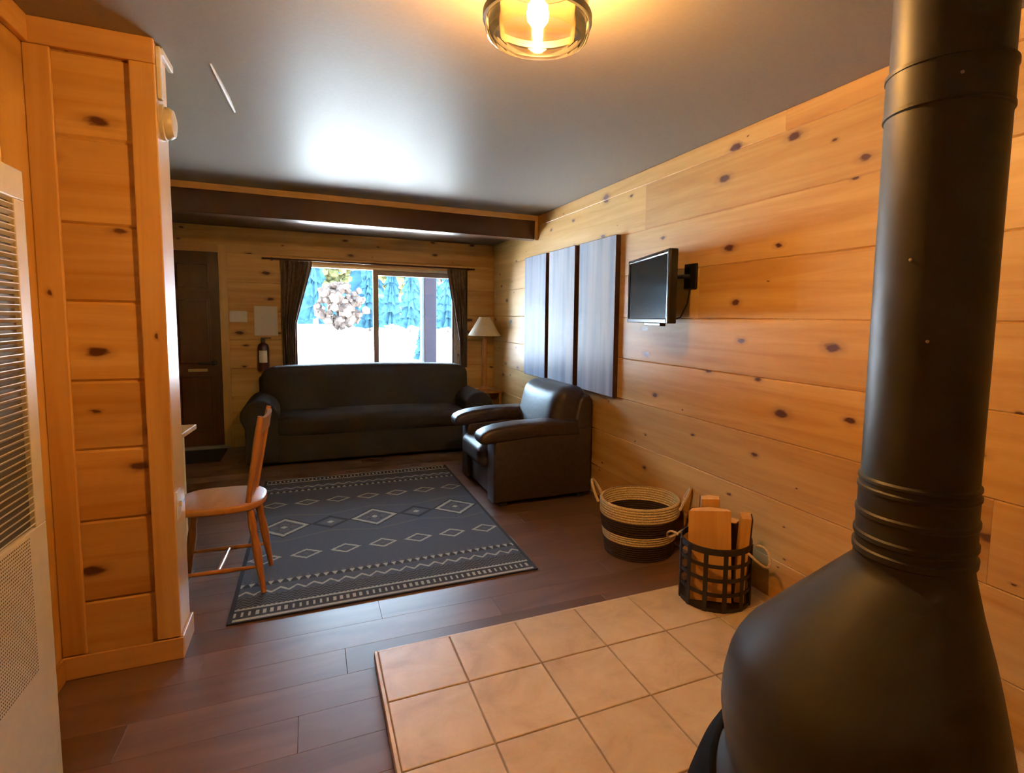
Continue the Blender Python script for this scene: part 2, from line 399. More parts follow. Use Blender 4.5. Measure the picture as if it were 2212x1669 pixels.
structure(obj('baseboard_partition', box(XL, XS+0.014, YS-0.028, YS-0.018, 0, 0.09, bev=0.004), 'pine_trim'), 'pine baseboard across the partition')
structure(obj('baseboard_left', box(XL, XL+0.012, YF, YS-0.03, 0, 0.09, bev=0.004), 'pine_trim'), 'pine baseboard along the left wall')
structure(obj('baseboard_end', box(XS, XS+0.014, YS-0.016, YS2, 0, 0.09, bev=0.004), 'pine_trim'), 'pine baseboard on the partition end')

# back wall with window and door openings
WX0, WX1, WZ0, WZ1 = -0.16, 1.61, 0.74, 1.935
DX0, DX1, DZ1 = -1.66, -0.835, 2.005
def minus(rects, hole):
    out = []
    for (a, b, c, d) in rects:
        h0, h1, g0, g1 = hole
        if h1 <= a or h0 >= b or g1 <= c or g0 >= d: out.append((a, b, c, d)); continue
        if h0 > a: out.append((a, h0, c, d))
        if h1 < b: out.append((h1, b, c, d))
        m0, m1 = max(a, h0), min(b, h1)
        if g0 > c: out.append((m0, m1, c, g0))
        if g1 < d: out.append((m0, m1, g1, d))
    return out
holes = [(WX0, WX1, WZ0, WZ1), (DX0, DX1, 0, DZ1)]
rs = [(XN-0.15, XR+0.15, 0, 2.40)]
for hh in holes: rs = minus(rs, hh)
bm = bmesh.new()
for a, b, c, d in rs: add_box(bm, a, b, YB+0.02, YB+0.15, c, d)
wb = structure(obj('wall_back', bm, 'exterior_wall'), 'pine board wall with the window and the door')
zb = [0.0, 0.235, 0.53, 0.825, 1.12, 1.415, 1.71, 2.005, 2.27]
for z0, z1 in zip(zb, zb[1:]):
    segs = [(XN, XR, z0, z1)]
    for hh in holes: segs = minus(segs, hh)
    for a, b, c, d in segs:
        if d-c > 0.012 and b-a > 0.012:
            link('board', board_mesh(b-a, d-c, ch=min(0.005, (d-c)/4)), None, wb, (a, YB, c))
structure(obj('baseboard_back', box(-0.75, XR, YB-0.014, YB, 0, 0.08, bev=0.004), 'pine_trim'), 'pine baseboard under the window')

# beam across the room
beam = empty('ceiling_beam', (0.5, 5.295, 2.174)); structure(beam, 'dark brown painted beam across the ceiling')
obj('beam_body', box(XN-0.5, XR-0.5, -0.075, 0.075, 0.0, 0.226, bev=0.004), 'beam_paint', beam)
obj('beam_trim', box(XN-0.5, XR-0.5, -0.095, -0.075, 0.176, 0.226, bev=0.003), 'pine_trim', beam)
obj('beam_end_trim', box(XR-0.53, XR-0.5, -0.095, -0.075, -0.01, 0.176, bev=0.003), 'pine_upright', beam)

# window
win = empty('window_1', ((WX0+WX1)/2, YB+0.06, WZ0)); structure(win, 'wide sliding window with a snowy view')
hw, hh_ = (WX1-WX0)/2, WZ1-WZ0; xm = 0.683-(WX0+WX1)/2
bm = bmesh.new()
for a in ((-hw, hw, 0, 0.035), (-hw, hw, hh_-0.03, hh_), (-hw, -hw+0.03, 0.035, hh_-0.03), (hw-0.03, hw, 0.035, hh_-0.03)):
    add_box(bm, a[0], a[1], -0.045, 0.045, a[2], a[3], bev=0.003)
obj('window_frame', bm, 'aluminium', win)
obj('mullion', box(xm-0.028, xm+0.028, -0.03, 0.03, 0.035, hh_-0.03, bev=0.003), 'window_dark', win)
sash = obj('sliding_sash', box(xm+0.028, hw-0.03, -0.02, 0.012, hh_-0.085, hh_-0.03, bev=0.003), 'window_dark', win)
obj('sash_rail', box(xm+0.028, hw-0.03, -0.02, 0.012, 0.035, 0.07, bev=0.003), 'window_dark', win)
obj('sash_stile', box(hw-0.055, hw-0.03, -0.02, 0.012, 0.07, hh_-0.085, bev=0.003), 'window_dark', win)
obj('pane', box(-hw+0.03, xm-0.028, 0.018, 0.022, 0.035, hh_-0.03), 'window_glass', win)
obj('pane', box(xm+0.028, hw-0.055, -0.006, -0.002, 0.07, hh_-0.085), 'window_glass', win)
obj('window_sill', box(-hw-0.03, hw+0.03, -0.10, -0.045, -0.03, 0.0, bev=0.004), 'pine_trim', win)
obj('window_head_trim', box(-hw-0.06, hw+0.06, -0.075, -0.06, hh_, hh_+0.06, bev=0.003), 'pine_trim', win)

# door
dr = empty('door_1', ((DX0+DX1)/2, YB+0.03, 0)); structure(dr, 'dark brown six panel wooden door')
dw = (DX1-DX0)/2
obj('door_slab', box(-dw, dw, 0.0, 0.06, 0.0, DZ1), 'door_wood', dr)
for px0, px1 in ((-dw+0.11, -0.05), (0.05, dw-0.11)):
    for z0, z1 in ((0.20, 0.74), (0.88, 1.52), (1.64, 1.88)):
        p = obj('door_panel', box(px0, px1, -0.012, 0.0, z0, z1, bev=0.010, seg=2), 'door_wood', dr)
        bm = bmesh.new()
        for a in ((px0-0.018, px1+0.018, z0-0.018, z0-0.004), (px0-0.018, px1+0.018, z1+0.004, z1+0.018), (px0-0.018, px0-0.004, z0-0.004, z1+0.004), (px1+0.004, px1+0.018, z0-0.004, z1+0.004)):
            add_box(bm, a[0], a[1], -0.006, 0.001, a[2], a[3])
        obj('panel_moulding', bm, 'door_wood', p)
kn = obj('door_handle', tube([(dw-0.07, 0, 0.885), (dw-0.07, -0.05, 0.885), (dw-0.09, -0.06, 0.885), (dw-0.20, -0.06, 0.885)], 0.011, 10), 'black_metal', dr, smooth=True)
obj('handle_rose', lathe([(0.0, 0), (0.032, 0), (0.030, 0.010), (0, 0.012)], 20), 'black_metal', kn, (dw-0.07, 0.0, 0.885), (PI/2, 0, 0))
obj('door_strip', box(dw-0.30, dw-0.13, -0.008, 0.0, 0.795, 0.825, bev=0.003), 'brass', dr)  # narrow brass-coloured strip across the slab
obj('threshold', box(-dw, dw+0.06, -0.06, 0.04, 0, 0.025, bev=0.004), 'aluminium', dr)
for i, a in enumerate(((DX1, DX1+0.075, 0, DZ1+0.075), (DX0-0.075, DX0, 0, DZ1+0.075), (DX0, DX1, DZ1, DZ1+0.075))):
    trim('trim_%d' % (5+i), box(a[0], a[1], YB-0.018, YB, a[2], a[3], bev=0.004), 'pine_upright' if i < 2 else 'pine_trim', 'pine casing around the brown door')

# ================================================================== HEARTH
HX0, HY1 = 0.207, 2.273
he = empty('stone_hearth', (HX0, HY1, 0)); structure(he, 'low tan tiled hearth platform'); he.name = 'hearth'
HX, HY = XR-0.003-HX0, 2.75
obj('mortar_bed', box(0.012, HX, -HY, -0.012, 0, 0.034), 'grout', he)
obj('hearth_edge', box(0, 0.012, -HY, 0, 0, 0.037, bev=0.002), 'stone_tile', he)
obj('hearth_edge', box(0.012, HX, -0.012, 0, 0, 0.037, bev=0.002), 'stone_tile', he)
tx = [0.012, 0.305] + [0.305+0.295*i for i in range(1, 6)]; tx = [v for v in tx if v < HX-0.03] + [HX]
ty = [0.012] + [0.337+0.333*i for i in range(0, 8)]; ty = [v for v in ty if v < HY-0.05] + [HY]
tm = {}
for x0, x1 in zip(tx, tx[1:]):
    for y0, y1 in zip(ty, ty[1:]):
        key = (round(x1-x0, 3), round(y1-y0, 3))
        if key not in tm:
            b = box(0.003, x1-x0-0.003, -(y1-y0)+0.003, -0.003, 0.020, 0.040, bev=0.003); tm[key] = finish(b, 'tile'); tm[key].materials.append(MATS['stone_tile'])
        o = link('tile', tm[key], None, he, (x0, -y0, random.uniform(-0.0006, 0.0006)))

# ================================================================== STOVE
SX, SY = 1.12, 0.71
st = empty('cone_fireplace', (SX, SY, 0.04)); tag(st, 'dark steel freestanding cone fireplace with a tall flue pipe on the tiled hearth', 'fireplace')
phi = math.atan2(0.86, -0.51)
RF = [(0.93, .108), (0.908, .110), (0.836, .181), (0.759, .257), (0.685, .328), (0.66, .344), (0.635, .354), (0.583, .365), (0.534, .367), (0.487, .361), (0.455, .352), (0.438, .347), (0.42, .358), (0.403, .373), (0.362, .395), (0.316, .411), (0.272, .425), (0.231, .431), (0.19, .415), (0.16, .33)]
RB = [(0.93, .106), (0.908, .110), (0.827, .129), (0.732, .154), (0.644, .174), (0.541, .198), (0.30, .25), (0.16, .25)]
def interp(tab, z):
    for (z1, a), (z0, b) in zip(tab, tab[1:]):
        if z0 <= z <= z1: return b + (a-b)*(z-z0)/(z1-z0)
    return tab[0][1] if z > tab[0][0] else tab[-1][1]
def rad(th, z):
    ww = (0.5+0.5*math.cos(th))**0.75
    return interp(RB, z)*(1-ww) + interp(RF, z)*ww
bm = bmesh.new(); NZ, NT = 70, 72; rings = []
for i in range(NZ+1):
    z = 0.93 - (0.93-0.16)*i/NZ
    rings.append([bm.verts.new((rad(2*PI*k/NT, z)*math.cos(phi+2*PI*k/NT), rad(2*PI*k/NT, z)*math.sin(phi+2*PI*k/NT), z-0.04)) for k in range(NT)])
for a, b in zip(rings, rings[1:]):
    for k in range(NT): bm.faces.new((a[k], a[(k+1) % NT], b[(k+1) % NT], b[k]))
bm.faces.new(rings[-1])
obj('cone_body', bm, 'stove_steel', st, smooth=True, ang=60)
bm = bmesh.new(); g = []
for i in range(31):
    z = 0.425 - (0.425-0.17)*i/30
    ta = 0.62*math.sin(PI*min(1, (i+0.5)/14)) if i < 7 else 0.62
    g.append([[bm.verts.new(((rad(t, z)+off)*math.cos(phi+t), (rad(t, z)+off)*math.sin(phi+t), z-0.04)) for t in [ta*(-1+2*k/24) for k in range(25)]] for off in (0.004, 0.016)])
for a, b in zip(g, g[1:]):
    for s in (0, 1):
        for k in range(24): bm.faces.new((a[s][k], a[s][k+1], b[s][k+1], b[s][k]))
    for k in (0, 24): bm.faces.new((a[0][k], a[1][k], b[1][k], b[0][k]))
for e in (g[0], g[-1]):
    for k in range(24): bm.faces.new((e[0][k], e[0][k+1], e[1][k+1], e[1][k]))
obj('firebox_screen', bm, 'stove_black', st, smooth=True, ang=60)
obj('pedestal', lathe([(0.24, 0), (0.24, 0.012), (0.19, 0.03), (0.18, 0.08), (0.22, 0.125)], 40), 'stove_steel', st, smooth=True)
PR = 0.104
prof = [(0.112, 0.893), (0.1125, 0.905), (0.108, 0.908), (0.108, 0.922), (0.1115, 0.926), (0.1115, 0.934), (0.108, 0.938), (0.108, 0.968), (0.1105, 0.972), (0.1105, 0.980), (0.107, 0.984), (0.107, 1.020), (0.1095, 1.024), (0.1095, 1.030), (0.106, 1.033), (0.106, 1.040), (0.1085, 1.043), (0.1085, 1.048), (PR, 1.052)]
obj('flue_collar', lathe(prof, 48), 'stove_steel', st, smooth=True, ang=25)
fl = obj('flue_pipe', lathe([(PR, 1.045), (PR, 1.757), (PR+0.0015, 1.76), (PR+0.0015, 1.835), (PR-0.003, 1.838), (PR-0.003, ZC-0.04)], 48, cap=False), 'stove_steel', st, smooth=True, ang=25)
obj('pipe_band', lathe([(PR+0.0005, 1.757), (PR+0.0035, 1.759), (PR+0.0035, 1.765), (PR+0.0005, 1.767)], 48, cap=False), 'stove_steel', fl, smooth=True, ang=25)
obj('pipe_band', lathe([(PR-0.001, 1.832), (PR+0.0035, 1.834), (PR+0.0035, 1.841), (PR-0.003, 1.843)], 48, cap=False), 'stove_steel', fl, smooth=True, ang=25)
for a, zz in ((PI+0.75, 1.80), (PI+0.2, 1.48), (PI+0.55, 1.33)):
    obj('pipe_screw', lathe([(0.0035, 0), (0.003, 0.003), (0, 0.0035)], 10), 'aluminium', fl, ((PR)*math.cos(a), PR*math.sin(a), zz), (0, PI/2, a))
obj('ceiling_collar', lathe([(PR+0.002, ZC-0.06), (0.17, ZC-0.052), (0.17, ZC-0.04)], 48), 'stove_steel', st, smooth=True, ang=25)

# ================================================================== CEILING LIGHT
lx, ly = 0.617, 1.582
cl = empty('ceiling_light', (lx, ly, ZC)); tag(cl, 'lit flush ceiling light with clear glass drum and dark band', 'ceiling light')
obj('canopy', lathe([(0.125, 0), (0.132, -0.008), (0.132, -0.03), (0.12, -0.034)], 48), 'black_metal', cl, smooth=True)
obj('metal_band', lathe([(0.147, -0.132), (0.157, -0.132), (0.157, -0.152), (0.147, -0.152), (0.147, -0.132)], 64, cap=False), 'black_metal', cl, smooth=True)
obj('glass_drum', lathe([(0.128, -0.034), (0.146, -0.06), (0.148, -0.13), (0.150, -0.155), (0.150, -0.178), (0.145, -0.190), (0.134, -0.195), (0.12, -0.192), (0, -0.188), (0, -0.184), (0.12, -0.187), (0.132, -0.186), (0.139, -0.178), (0.142, -0.155), (0.141, -0.13), (0.140, -0.06), (0.122, -0.034)], 64, cap=False), 'lamp_glass', cl, smooth=True)
bl = obj('light_bulb', lathe([(0.013, -0.075), (0.016, -0.085), (0.027, -0.105), (0.032, -0.125), (0.030, -0.143), (0.020, -0.157), (0.0, -0.163)], 24), 'bulb', cl, smooth=True)
obj('bulb_socket', lathe([(0.020, -0.05), (0.020, -0.075), (0.014, -0.077)], 24), 'brass', cl, smooth=True)

# ================================================================== WALL HEATER
hx = XL; hy0, hy1 = 1.43, 2.02
ht = empty('wall_heater', (XL, (hy0+hy1)/2, 0.0)); tag(ht, 'tall cream metal wall heater with a louvered grille', 'heater')
hw2 = (hy1-hy0)/2; D = 0.18
bm = bmesh.new()
LZ0, LZ1, LB = 0.80, 1.69, 0.062     # louver opening
add_box(bm, 0, D-0.014, -hw2, hw2, 0, 1.765, bev=0.006)
for a in ((-hw2, hw2, LZ1, 1.77), (-hw2, hw2, 0, LZ0), (-hw2, -hw2+LB, LZ0, LZ1), (hw2-LB, hw2, LZ0, LZ1)):
    add_box(bm, D-0.016, D, a[0], a[1], a[2], a[3], bev=0.003)
obj('casing', bm, 'cream_metal', ht)
obj('grille_back', box(D-0.0145, D-0.0125, -hw2+LB, hw2-LB, LZ0, LZ1), 'louver_gap', ht)
lm = finish(prism([(D-0.012, 0), (D-0.0105, 0), (D-0.001, 0.009), (D-0.001, 0.0115), (D-0.0025, 0.0115), (D-0.012, 0.002)], 'y', -hw2+LB, hw2-LB), 'louver'); lm.materials.append(MATS['cream_metal'])
nl = 48
for i in range(nl): link('louver', lm, None, ht, (0, 0, LZ0+0.003+(LZ1-LZ0-0.012)*i/(nl-1)))
dots = bmesh.new()
for i in range(40):
    for j in range(46):
        cy_, cz = -hw2+0.075+j*0.009, 0.785-i*0.0095
        add_box(dots, D-0.001, D+0.0006, cy_-0.0018, cy_+0.0018, cz-0.0018, cz+0.0018)
o = obj('perforations', dots, 'louver_gap', ht); o['kind'] = 'stuff'
obj('side_seam', box(D-0.001, D+0.002, -hw2+0.04, -hw2+0.044, 0.05, 0.78), 'cream_metal', ht)

# ================================================================== things on the partition end
sw = empty('light_switch', (XS, 2.66, 0.62)); tag(sw, 'white light switch plate on the partition end', 'switch')
obj('switch_plate', box(0, 0.006, -0.037, 0.037, -0.058, 0.058, bev=0.002), 'white_paint', sw)
obj('toggle', box(0.005, 0.016, -0.005, 0.005, -0.010, 0.012, bev=0.002), 'white_paint', sw)
de = empty('smoke_detector', (XS, 2.70, 2.13)); tag(de, 'round cream smoke detector on the partition end', 'smoke detector')
obj('detector_base', lathe([(0.068, 0), (0.068, 0.012), (0.060, 0.014)], 36), 'cream_metal', de, rot=(0, PI/2, 0), smooth=True)
obj('detector_dome', lathe([(0.060, 0.013), (0.060, 0.026), (0.050, 0.040), (0.025, 0.046), (0, 0.047)], 36), 'cream_metal', de, rot=(0, PI/2, 0), smooth=True)
tag(obj('cable_raceway', box(XS, XS+0.016, 2.63, 2.665, 2.2, 2.39, bev=0.004), 'white_paint'), 'white cable raceway running up from the smoke detector', 'cable cover')
tag(obj('cable_raceway', box(XS, XS+0.018, 2.668, 2.85, 2.372, ZC, bev=0.004), 'white_paint'), 'white cable raceway lying along the ceiling edge of the partition', 'cable cover')
bm = bmesh.new(); add_tube(bm, [(-0.345, 2.74, ZC), (-0.338, 2.9, ZC-0.001), (-0.33, 3.1, ZC), (-0.322, 3.32, ZC)], [0.004, 0.008, 0.011, 0.006], 8)
tag(obj('ceiling_scuff', bm, 'scuff'), 'pale scuff mark on the grey ceiling', 'scuff mark')  # ceiling scuff, modelled as a thin pale strip

# ================================================================== RUG
RX0, RX1, RY0, RY1 = -0.372, 1.130, 2.785, 5.15
rcx, rcy = (RX0+RX1)/2, (RY0+RY1)/2
DK, NAVY, CR, GR = (0.018, 0.017, 0.020), (0.070, 0.078, 0.105), (0.47, 0.43, 0.36), (0.11, 0.105, 0.11)
def rugcol(x, y):
    """x from the centre line, y from the middle row; mirrored about the middle"""
    e = (RY1-RY0)/2 - abs(y); hx_ = (RX1-RX0)/2 - abs(x)
    if hx_ < 0.018 or e < 0.012: return DK
    if e < 0.030: return CR
    if e < 0.045: return DK
    if e < 0.098:
        return CR if (x/0.0305) % 1.0 < 0.40 and 0.050 < e < 0.093 else DK
    if e < 0.112: return DK
    if e < 0.132: return CR if e < 0.126 or (x/0.02) % 1.0 < 0.5 else DK
    if e < 0.235:
        t = abs(((x/0.052) % 1.0)-0.5)*2*0.03
        return GR if ((e-0.15+t) / 0.026) % 1.0 < 0.38 else DK
    if e < 0.325:
        t = abs(((x/0.078) % 1.0)-0.5)*2*0.042
        return CR if abs(e-0.258-t) < 0.0095 else NAVY
    if e < 0.345: return NAVY
    if e < 0.43:
        u = ((x/0.044) % 1.0)-0.5
        if e < 0.385: return CR if abs(u) < 0.32*(e-0.345)/0.04 else DK
        return GR if abs(u) < 0.3*(0.43-e)/0.045 else NAVY
    ay = abs(y)
    # row of small diamonds
    u = ((x/0.2145+0.5) % 1.0)-0.5; d = abs(u*0.2145)/0.088 + abs(ay-0.49)/0.072
    if d < 1.0 and d > 0.72: return CR
    if d < 0.22: return GR
    # middle chain
    if ay < 0.30:
        u = (((x)/0.563+0.5) % 1.0)-0.5; ux = u*0.563
        d = abs(ux)/0.150 + ay/0.165
        if 0.78 < d < 1.0: return CR
        if d <= 0.78:
            if d < 0.16: return CR
            if 0.32 < d < 0.52: return DK if (abs(ux) > 0.03 and ay > 0.03) else GR
            return NAVY
        if 1.0 < d < 1.14: return DK
        v = abs(abs(ux)-0.2815); d2 = v/0.125 + ay/0.125
        if d2 < 0.20: return CR
        if d2 < 0.55: return GR
        if 0.72 < d2 < 1.0: return DK
        zz = abs(((x/0.563) % 1.0)-0.5)*2*0.10
        if abs(ay-0.155-zz*0.9) < 0.012: return GR
        return NAVY
    return NAVY
NXg, NYg = 300, 470
bm = bmesh.new()
vsr = [(-(RX1-RX0)/2+(RX1-RX0)*i/NXg, -(RY1-RY0)/2+(RY1-RY0)*j/NYg, 0.008) for j in range(NYg+1) for i in range(NXg+1)]
fcs = [(j*(NXg+1)+i, j*(NXg+1)+i+1, (j+1)*(NXg+1)+i+1, (j+1)*(NXg+1)+i) for j in range(NYg) for i in range(NXg)]
cols = [rugcol(-(RX1-RX0)/2+(RX1-RX0)*(i+.5)/NXg, -(RY1-RY0)/2+(RY1-RY0)*(j+.5)/NYg) for j in range(NYg) for i in range(NXg)]
W_, L_ = (RX1-RX0)/2, (RY1-RY0)/2; nb_ = len(vsr)
vsr += [(-W_, -L_, 0.0), (W_, -L_, 0.0), (W_, L_, 0.0), (-W_, L_, 0.0)]
cn = [0, NXg, NYg*(NXg+1)+NXg, NYg*(NXg+1)]
edge = [list(range(0, NXg+1)), [NXg+j*(NXg+1) for j in range(NYg+1)], [NYg*(NXg+1)+NXg-i for i in range(NXg+1)], [(NYg-j)*(NXg+1) for j in range(NYg+1)]]
for k in range(4): fcs.append(tuple([nb_+k, nb_+(k+1) % 4] + edge[k][::-1])); cols.append(DK)
fcs.append((nb_+3, nb_+2, nb_+1, nb_)); cols.append(DK)
bm.free(); me = bpy.data.meshes.new('area_rug'); me.from_pydata(vsr, [], fcs); me.materials.append(MATS['rug_weave'])
at = me.attributes.new('pattern', 'FLOAT_COLOR', 'FACE')
at.data.foreach_set('color', [c for t in cols for c in (*t, 1.0)])
rug = link('area_rug', me, None, None, (rcx, rcy, 0.0)); tag(rug, 'dark blue grey rug with cream diamond and zigzag pattern on the plank floor', 'rug')

# ================================================================== SOFA
sf = empty('sofa', (0.575, 6.02, 0)); tag(sf, 'long dark brown three seat sofa under the window', 'sofa')
# local: front towards -Y
obj('sofa_base', box(-1.12, 1.12, -0.40, 0.36, 0.03, 0.30, bev=0.02, seg=3), 'sofa_fabric', sf, smooth=True)
for sx in (-1, 1):
    for yy in (-0.34, 0.30): obj('foot', box(sx*1.02-0.03, sx*1.02+0.03, yy-0.03, yy+0.03, 0.0, 0.035), 'black_metal', sf)
obj('seat_cushion', puff(-0.88, 0.88, -0.44, 0.16, 0.28, 0.455, 0.06, 0.02, axes='z'), 'sofa_fabric', sf, smooth=True, ang=80)
bk = puff(-1.03, 1.03, 0.02, 0.34, 0.30, 0.865, 0.10, 0.03, axes='yz')
for v in bk.verts: v.co.y += (v.co.z-0.3)*0.12
obj('back_cushion', bk, 'sofa_fabric', sf, smooth=True, ang=80)
obj('back_frame', box(-1.06, 1.06, 0.30, 0.44, 0.05, 0.78, bev=0.05, seg=4), 'sofa_fabric', sf, smooth=True)
for s in (-1, 1):
    poly = [(0.86*s, 0.05), (0.86*s, 0.45)]
    for k in range(13):
        a = PI - PI*1.18*k/12
        poly.append((s*(1.01+0.152*math.cos(a)*1.0), 0.475+0.150*math.sin(a)))
    poly += [(s*1.125, 0.36), (s*1.12, 0.05)]
    ar = obj('arm', prism(poly, 'y', -0.43, 0.30, bev=0.02, seg=3), 'sofa_fabric', sf, smooth=True, ang=50)

# ================================================================== ARMCHAIR (faces -X)
ac = empty('armchair', (1.60, 4.31, 0)); tag(ac, 'dark brown leather armchair against the pine wall under the canvases', 'armchair')
LE = 'armchair_leather'
obj('chair_base', box(-0.37, 0.38, -0.44, 0.44, 0.03, 0.27, bev=0.02, seg=3), LE, ac, smooth=True)
for fx in (-0.32, 0.32):
    for fy in (-0.42, 0.42): obj('foot', box(fx-0.03, fx+0.03, fy-0.03, fy+0.03, 0.0, 0.035), 'black_metal', ac)
obj('seat_cushion', puff(-0.46, 0.14, -0.285, 0.285, 0.25, 0.43, 0.065, 0.03, axes='z'), LE, ac, smooth=True, ang=80)
bk = puff(0.04, 0.30, -0.40, 0.40, 0.36, 0.865, 0.09, 0.035, axes='x')
for v in bk.verts: v.co.x += (v.co.z-0.36)*0.22
obj('back_cushion', bk, LE, ac, smooth=True, ang=80)
bfp = [(0.22, 0.05), (0.22, 0.40), (0.30, 0.76), (0.33, 0.80), (0.40, 0.80), (0.425, 0.76), (0.41, 0.05)]
obj('back_frame', prism(bfp, 'y', -0.44, 0.44, bev=0.03, seg=3), LE, ac, smooth=True, ang=50)
for s in (-1, 1):
    y0, y1 = sorted((s*0.285, s*0.485))
    poly = [(-0.40, 0.03), (-0.40, 0.44), (-0.38, 0.50), (0.30, 0.55), (0.40, 0.55), (0.40, 0.03)]
    am = obj('arm', prism(poly, 'y', y0+0.015, y1-0.005, bev=0.02, seg=3), LE, ac, smooth=True, ang=50)
    top = [(-0.50, 0.50), (-0.505, 0.53), (-0.485, 0.560), (-0.44, 0.582), (-0.36, 0.602), (-0.20, 0.618), (0.05, 0.622), (0.28, 0.615), (0.30, 0.50), (-0.10, 0.50), (-0.38, 0.480), (-0.46, 0.475), (-0.49, 0.482)]
    obj('arm_pad', prism(top, 'y', y0, y1+0.005, bev=0.035, seg=4), LE, am, smooth=True, ang=60)

# ================================================================== END TABLE AND LAMP
et = empty('end_table', (1.90, 6.41, 0)); tag(et, 'small wooden end table in the corner beside the sofa', 'table')
obj('table_top', box(-0.135, 0.145, -0.19, 0.19, 0.515, 0.54, bev=0.005), 'chair_wood', et)
for sx in (-0.11, 0.12):
    for sy in (-0.165, 0.165): obj('leg', box(sx-0.015, sx+0.015, sy-0.015, sy+0.015, 0, 0.515, bev=0.003), 'chair_wood', et)
obj('lower_shelf', box(-0.115, 0.125, -0.17, 0.17, 0.16, 0.178), 'chair_wood', et)
tl = empty('table_lamp', (1.868, 6.38, 0.54)); tag(tl, 'unlit table lamp with cone shade and tall wooden stem in the corner', 'lamp')
obj('lamp_base', lathe([(0.085, 0), (0.085, 0.015), (0.05, 0.03), (0.03, 0.05)], 32), 'chair_wood', tl, smooth=True)
obj('lamp_stem', lathe([(0.03, 0.045), (0.034, 0.12), (0.026, 0.30), (0.033, 0.50), (0.022, 0.60), (0.010, 0.64), (0.008, 0.80)], 20), 'chair_wood', tl, smooth=True)
sh = bmesh.new(); add_lathe(sh, [(0.192, 0.645), (0.066, 0.862), (0.063, 0.862), (0.189, 0.645)], 40, cap=False)
obj('lamp_shade', sh, 'lamp_shade', tl, smooth=True)
obj('shade_ring', tube([(0.064*math.cos(a*PI/8), 0.064*math.sin(a*PI/8), 0.852) for a in range(16)], 0.002, 6, True), 'brass', tl)
obj('shade_ring', tube([(-0.062, 0, 0.852), (0.062, 0, 0.852)], 0.002, 6), 'brass', tl)

# ================================================================== CANVASES
for i, (y0, y1, lab) in enumerate(((4.885, 5.445, 'pale tall canvas print nearest the beam end, of the set of three'), (4.255, 4.805, 'pale tall canvas print hanging between two like it'), (3.565, 4.165, 'pale tall canvas print nearest the television, of the set of three'))):
    cv = empty('canvas_print', (XR, (y0+y1)/2, 0.825)); tag(cv, lab, 'canvas', 'three canvases on the pine wall')
    h = (y1-y0)/2
    obj('canvas_block', box(-0.040, -0.001, -h, h, 0, 1.185, bev=0.002), 'canvas_side', cv)
    obj('print', box(-0.0415, -0.040, -h+0.002, h-0.002, 0.004, 1.181), 'birch_print', cv)

# ================================================================== TELEVISION
p1, p2 = Vector((1.792, 2.560, 0)), Vector((1.978, 3.300, 0))
tc_ = (p1+p2)/2; tw = (p2-p1).length/2; ang = math.atan2(p2.y-p1.y, p2.x-p1.x)
tv = empty('television', (tc_.x, tc_.y, 1.588), ang); tag(tv, 'small black flat television on a wall arm', 'television')
# local x along the screen, screen looks to +Y local (into the room)
obj('tv_body', box(-tw, tw, -0.045, 0.0, -0.205, 0.205, bev=0.006), 'tv_plastic', tv)
obj('screen', box(-tw+0.022, tw-0.022, 0.0, 0.002, -0.178, 0.182), 'tv_screen', tv)
bm = bmesh.new()
for a in ((-tw, -tw+0.022, -0.205, 0.205), (tw-0.022, tw, -0.205, 0.205), (-tw+0.022, tw-0.022, -0.205, -0.178), (-tw+0.022, tw-0.022, 0.182, 0.205)):
    add_box(bm, a[0], a[1], -0.002, 0.009, a[2], a[3], bev=0.004)
obj('bezel', bm, 'tv_bezel', tv)
obj('bezel_glint', box(-tw+0.023, -tw+0.034, 0.002, 0.006, -0.176, 0.180, bev=0.0015), 'aluminium', tv)  # reflection along the bezel edge, put in as a pale metal strip
obj('speaker_bar', box(-0.26, 0.02, -0.03, 0.006, -0.222, -0.203, bev=0.004), 'tv_plastic', tv)
obj('rear_bulge', box(-tw*0.55, tw*0.55, -0.065, -0.044, -0.13, 0.13, bev=0.008), 'tv_plastic', tv)
inv = Matrix.Rotation(-ang, 4, 'Z')
def loc_tv(x, y, z): return inv @ (Vector((x, y, z)) - Vector((tc_.x, tc_.y, 1.588)))
# wall bracket (own part of the television set-up)
plate = bmesh.new(); add_box(plate, XR-0.018, XR-0.001, 2.665, 2.775, 1.59, 1.735, bev=0.003)
for v in plate.verts: v.co = loc_tv(*v.co)
pl = obj('wall_plate', plate, 'black_metal', tv)
obj('swing_arm', tube([loc_tv(XR-0.02, 2.72, 1.66), loc_tv(XR-0.05, 2.73, 1.66), loc_tv(2.00, 2.90, 1.66), (0.0, -0.05, 0.06)], 0.013, 8), 'black_metal', tv, smooth=True)
obj('power_cable', tube([(-0.1, -0.05, -0.12), loc_tv(1.99, 2.82, 1.40), loc_tv(2.03, 2.78, 1.42), loc_tv(2.045, 2.74, 1.50), loc_tv(2.05, 2.72, 1.60)], 0.004, 6), 'black_metal', tv, smooth=True)

